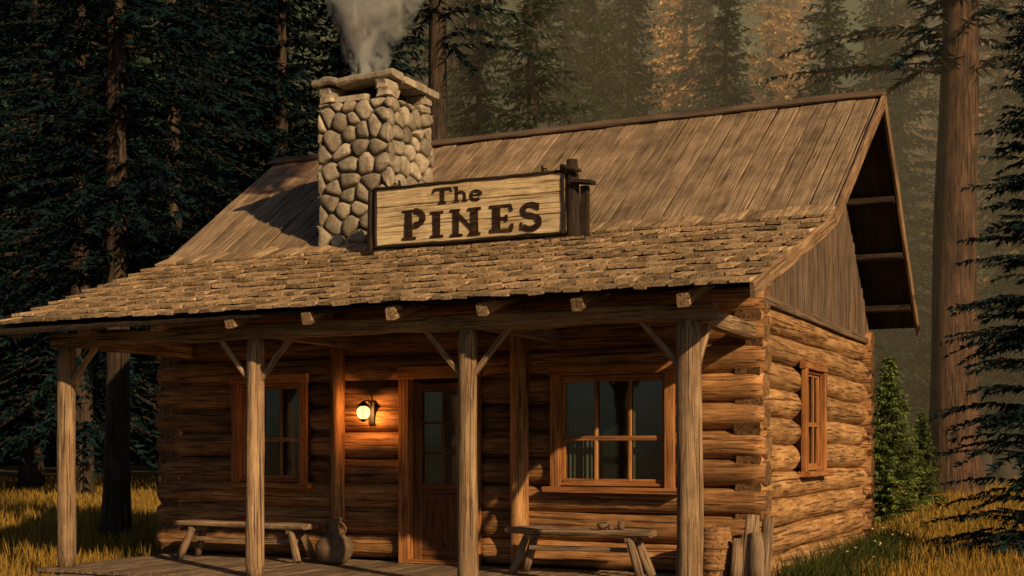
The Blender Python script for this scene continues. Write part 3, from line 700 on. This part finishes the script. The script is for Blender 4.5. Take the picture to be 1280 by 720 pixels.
b.add(vs,[(i*(n+1)+j,(i+1)*(n+1)+j,(i+1)*(n+1)+j+1,i*(n+1)+j+1) for i in range(n) for j in range(n)],vs,.5);b.obj('ground',gmat())
b=MB();vs=[];na,nr_=120,14
for i in range(na+1):
    a=math.radians(-75+150*i/na)
    for j in range(nr_+1):
        R_=120+j*11;h=GZ-1+112*(j/nr_)**.75*(1+.08*math.sin(a*7)+.05*math.sin(a*17+1))+random.uniform(-2.2,2.2)
        p=Vector((CX,CY,0))+Fv*(R_*math.cos(a))+Rv*(R_*math.sin(a));vs.append((p.x,p.y,h))
b.add(vs,[(i*(nr_+1)+j,(i+1)*(nr_+1)+j,(i+1)*(nr_+1)+j+1,i*(nr_+1)+j+1) for i in range(na) for j in range(nr_)],vs,[random.random() for _ in vs],0,True)
b.obj('backdrop_slope',M_fmid)  # added dark backdrop that blocks the sky behind the trees
def blades(name,x,y,h,wd,mat,zb=GZ,lean=.35):
    n=len(x);az=rng.uniform(0,2*np.pi,n);la=rng.uniform(0,2*np.pi,n);lm=rng.uniform(.05,lean,n)*h
    base=np.stack([x,y,np.full(n,zb)],1);wv=np.stack([np.cos(az),np.sin(az),0*az],1)*(wd/2)[:,None]
    mid=base+np.stack([np.cos(la)*lm*.35,np.sin(la)*lm*.35,h*.55],1);tip=base+np.stack([np.cos(la)*lm,np.sin(la)*lm,h],1)
    V=np.stack([base-wv,base+wv,mid-wv*.7,mid+wv*.7,tip],1).reshape(-1,3)
    o=np.arange(n)[:,None]*5
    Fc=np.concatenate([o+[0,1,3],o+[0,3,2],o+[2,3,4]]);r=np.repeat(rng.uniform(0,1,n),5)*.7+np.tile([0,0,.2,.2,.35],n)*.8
    return trimesh(name,V,Fc,np.clip(r,0,1),mat)
def scatter(n,pa,pb,da,db):
    px=rng.uniform(pa,pb,n);d=da*(db/da)**rng.uniform(0,1,n)
    r=(px-640)/FP*d
    x=CX+Fv.x*d+Rv.x*r;y=CY+Fv.y*d+Rv.y*r
    ok=~((x>-7.4)&(x<.5)&(y>-.35)&(y<7.8));return x[ok],y[ok],d[ok]
xs=[];
for a in ((60000,-250,330,11,62),(70000,1000,1550,9,62),(15000,300,1000,6,11)): xs.append(scatter(*a))
x=np.concatenate([q[0] for q in xs]);y=np.concatenate([q[1] for q in xs]);d=np.concatenate([q[2] for q in xs])
cl=.5+.5*np.sin(x*1.3+np.sin(y*.9)*2)*np.sin(y*1.1+np.sin(x*.7)*2)
h=rng.uniform(.12,.34,len(x))*(.6+.8*cl)
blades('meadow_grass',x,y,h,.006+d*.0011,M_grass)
n=5200;x=XR+.25+np.abs(rng.normal(0,.35,n));y=rng.uniform(1.9,8.6,n);h=rng.uniform(.1,.42,n)*np.clip(1.4-(x-.3),.4,1.3)
wf=empty('wildflowers');o=blades('leaves',x,y,h,rng.uniform(.012,.03,n),M_fgrass,lean=.7);o.parent=wf
b=MB()
for i in range(24):
    X_=XR+.3+abs(random.gauss(0,.25));Y_=random.uniform(4.5,8.2);hh=random.uniform(.2,.5)
    b.lathe((X_,Y_,GZ+hh),[(.004,-.01),(.014,0),(.018,.01),(.008,.016)],n=6,wob=.2)
b.obj('blossoms',M_petal,wf)
# ================================================================ mist
def ellipsoid(name,c,ax,dens,col):
    bpy.ops.mesh.primitive_uv_sphere_add(segments=48,ring_count=24,radius=1);o=bpy.context.object;o.name=name;o.location=c;o.scale=ax;o.rotation_euler=(0,0,YAW)
    m=bpy.data.materials.new(name);m.use_nodes=True;t=m.node_tree;t.nodes.clear();out=N(t,'ShaderNodeOutputMaterial');v=N(t,'ShaderNodeVolumeScatter')
    v.inputs['Color'].default_value=(*col,1);v.inputs['Density'].default_value=dens;t.links.new(v.outputs[0],out.inputs['Volume']);o.data.materials.append(m)
    try: m.cycles.homogeneous_volume=True
    except Exception as e: print(e)
    return o
c=at(1170,66,10);ellipsoid('mist',c,(35,30,30),.012,(1,.96,.70))
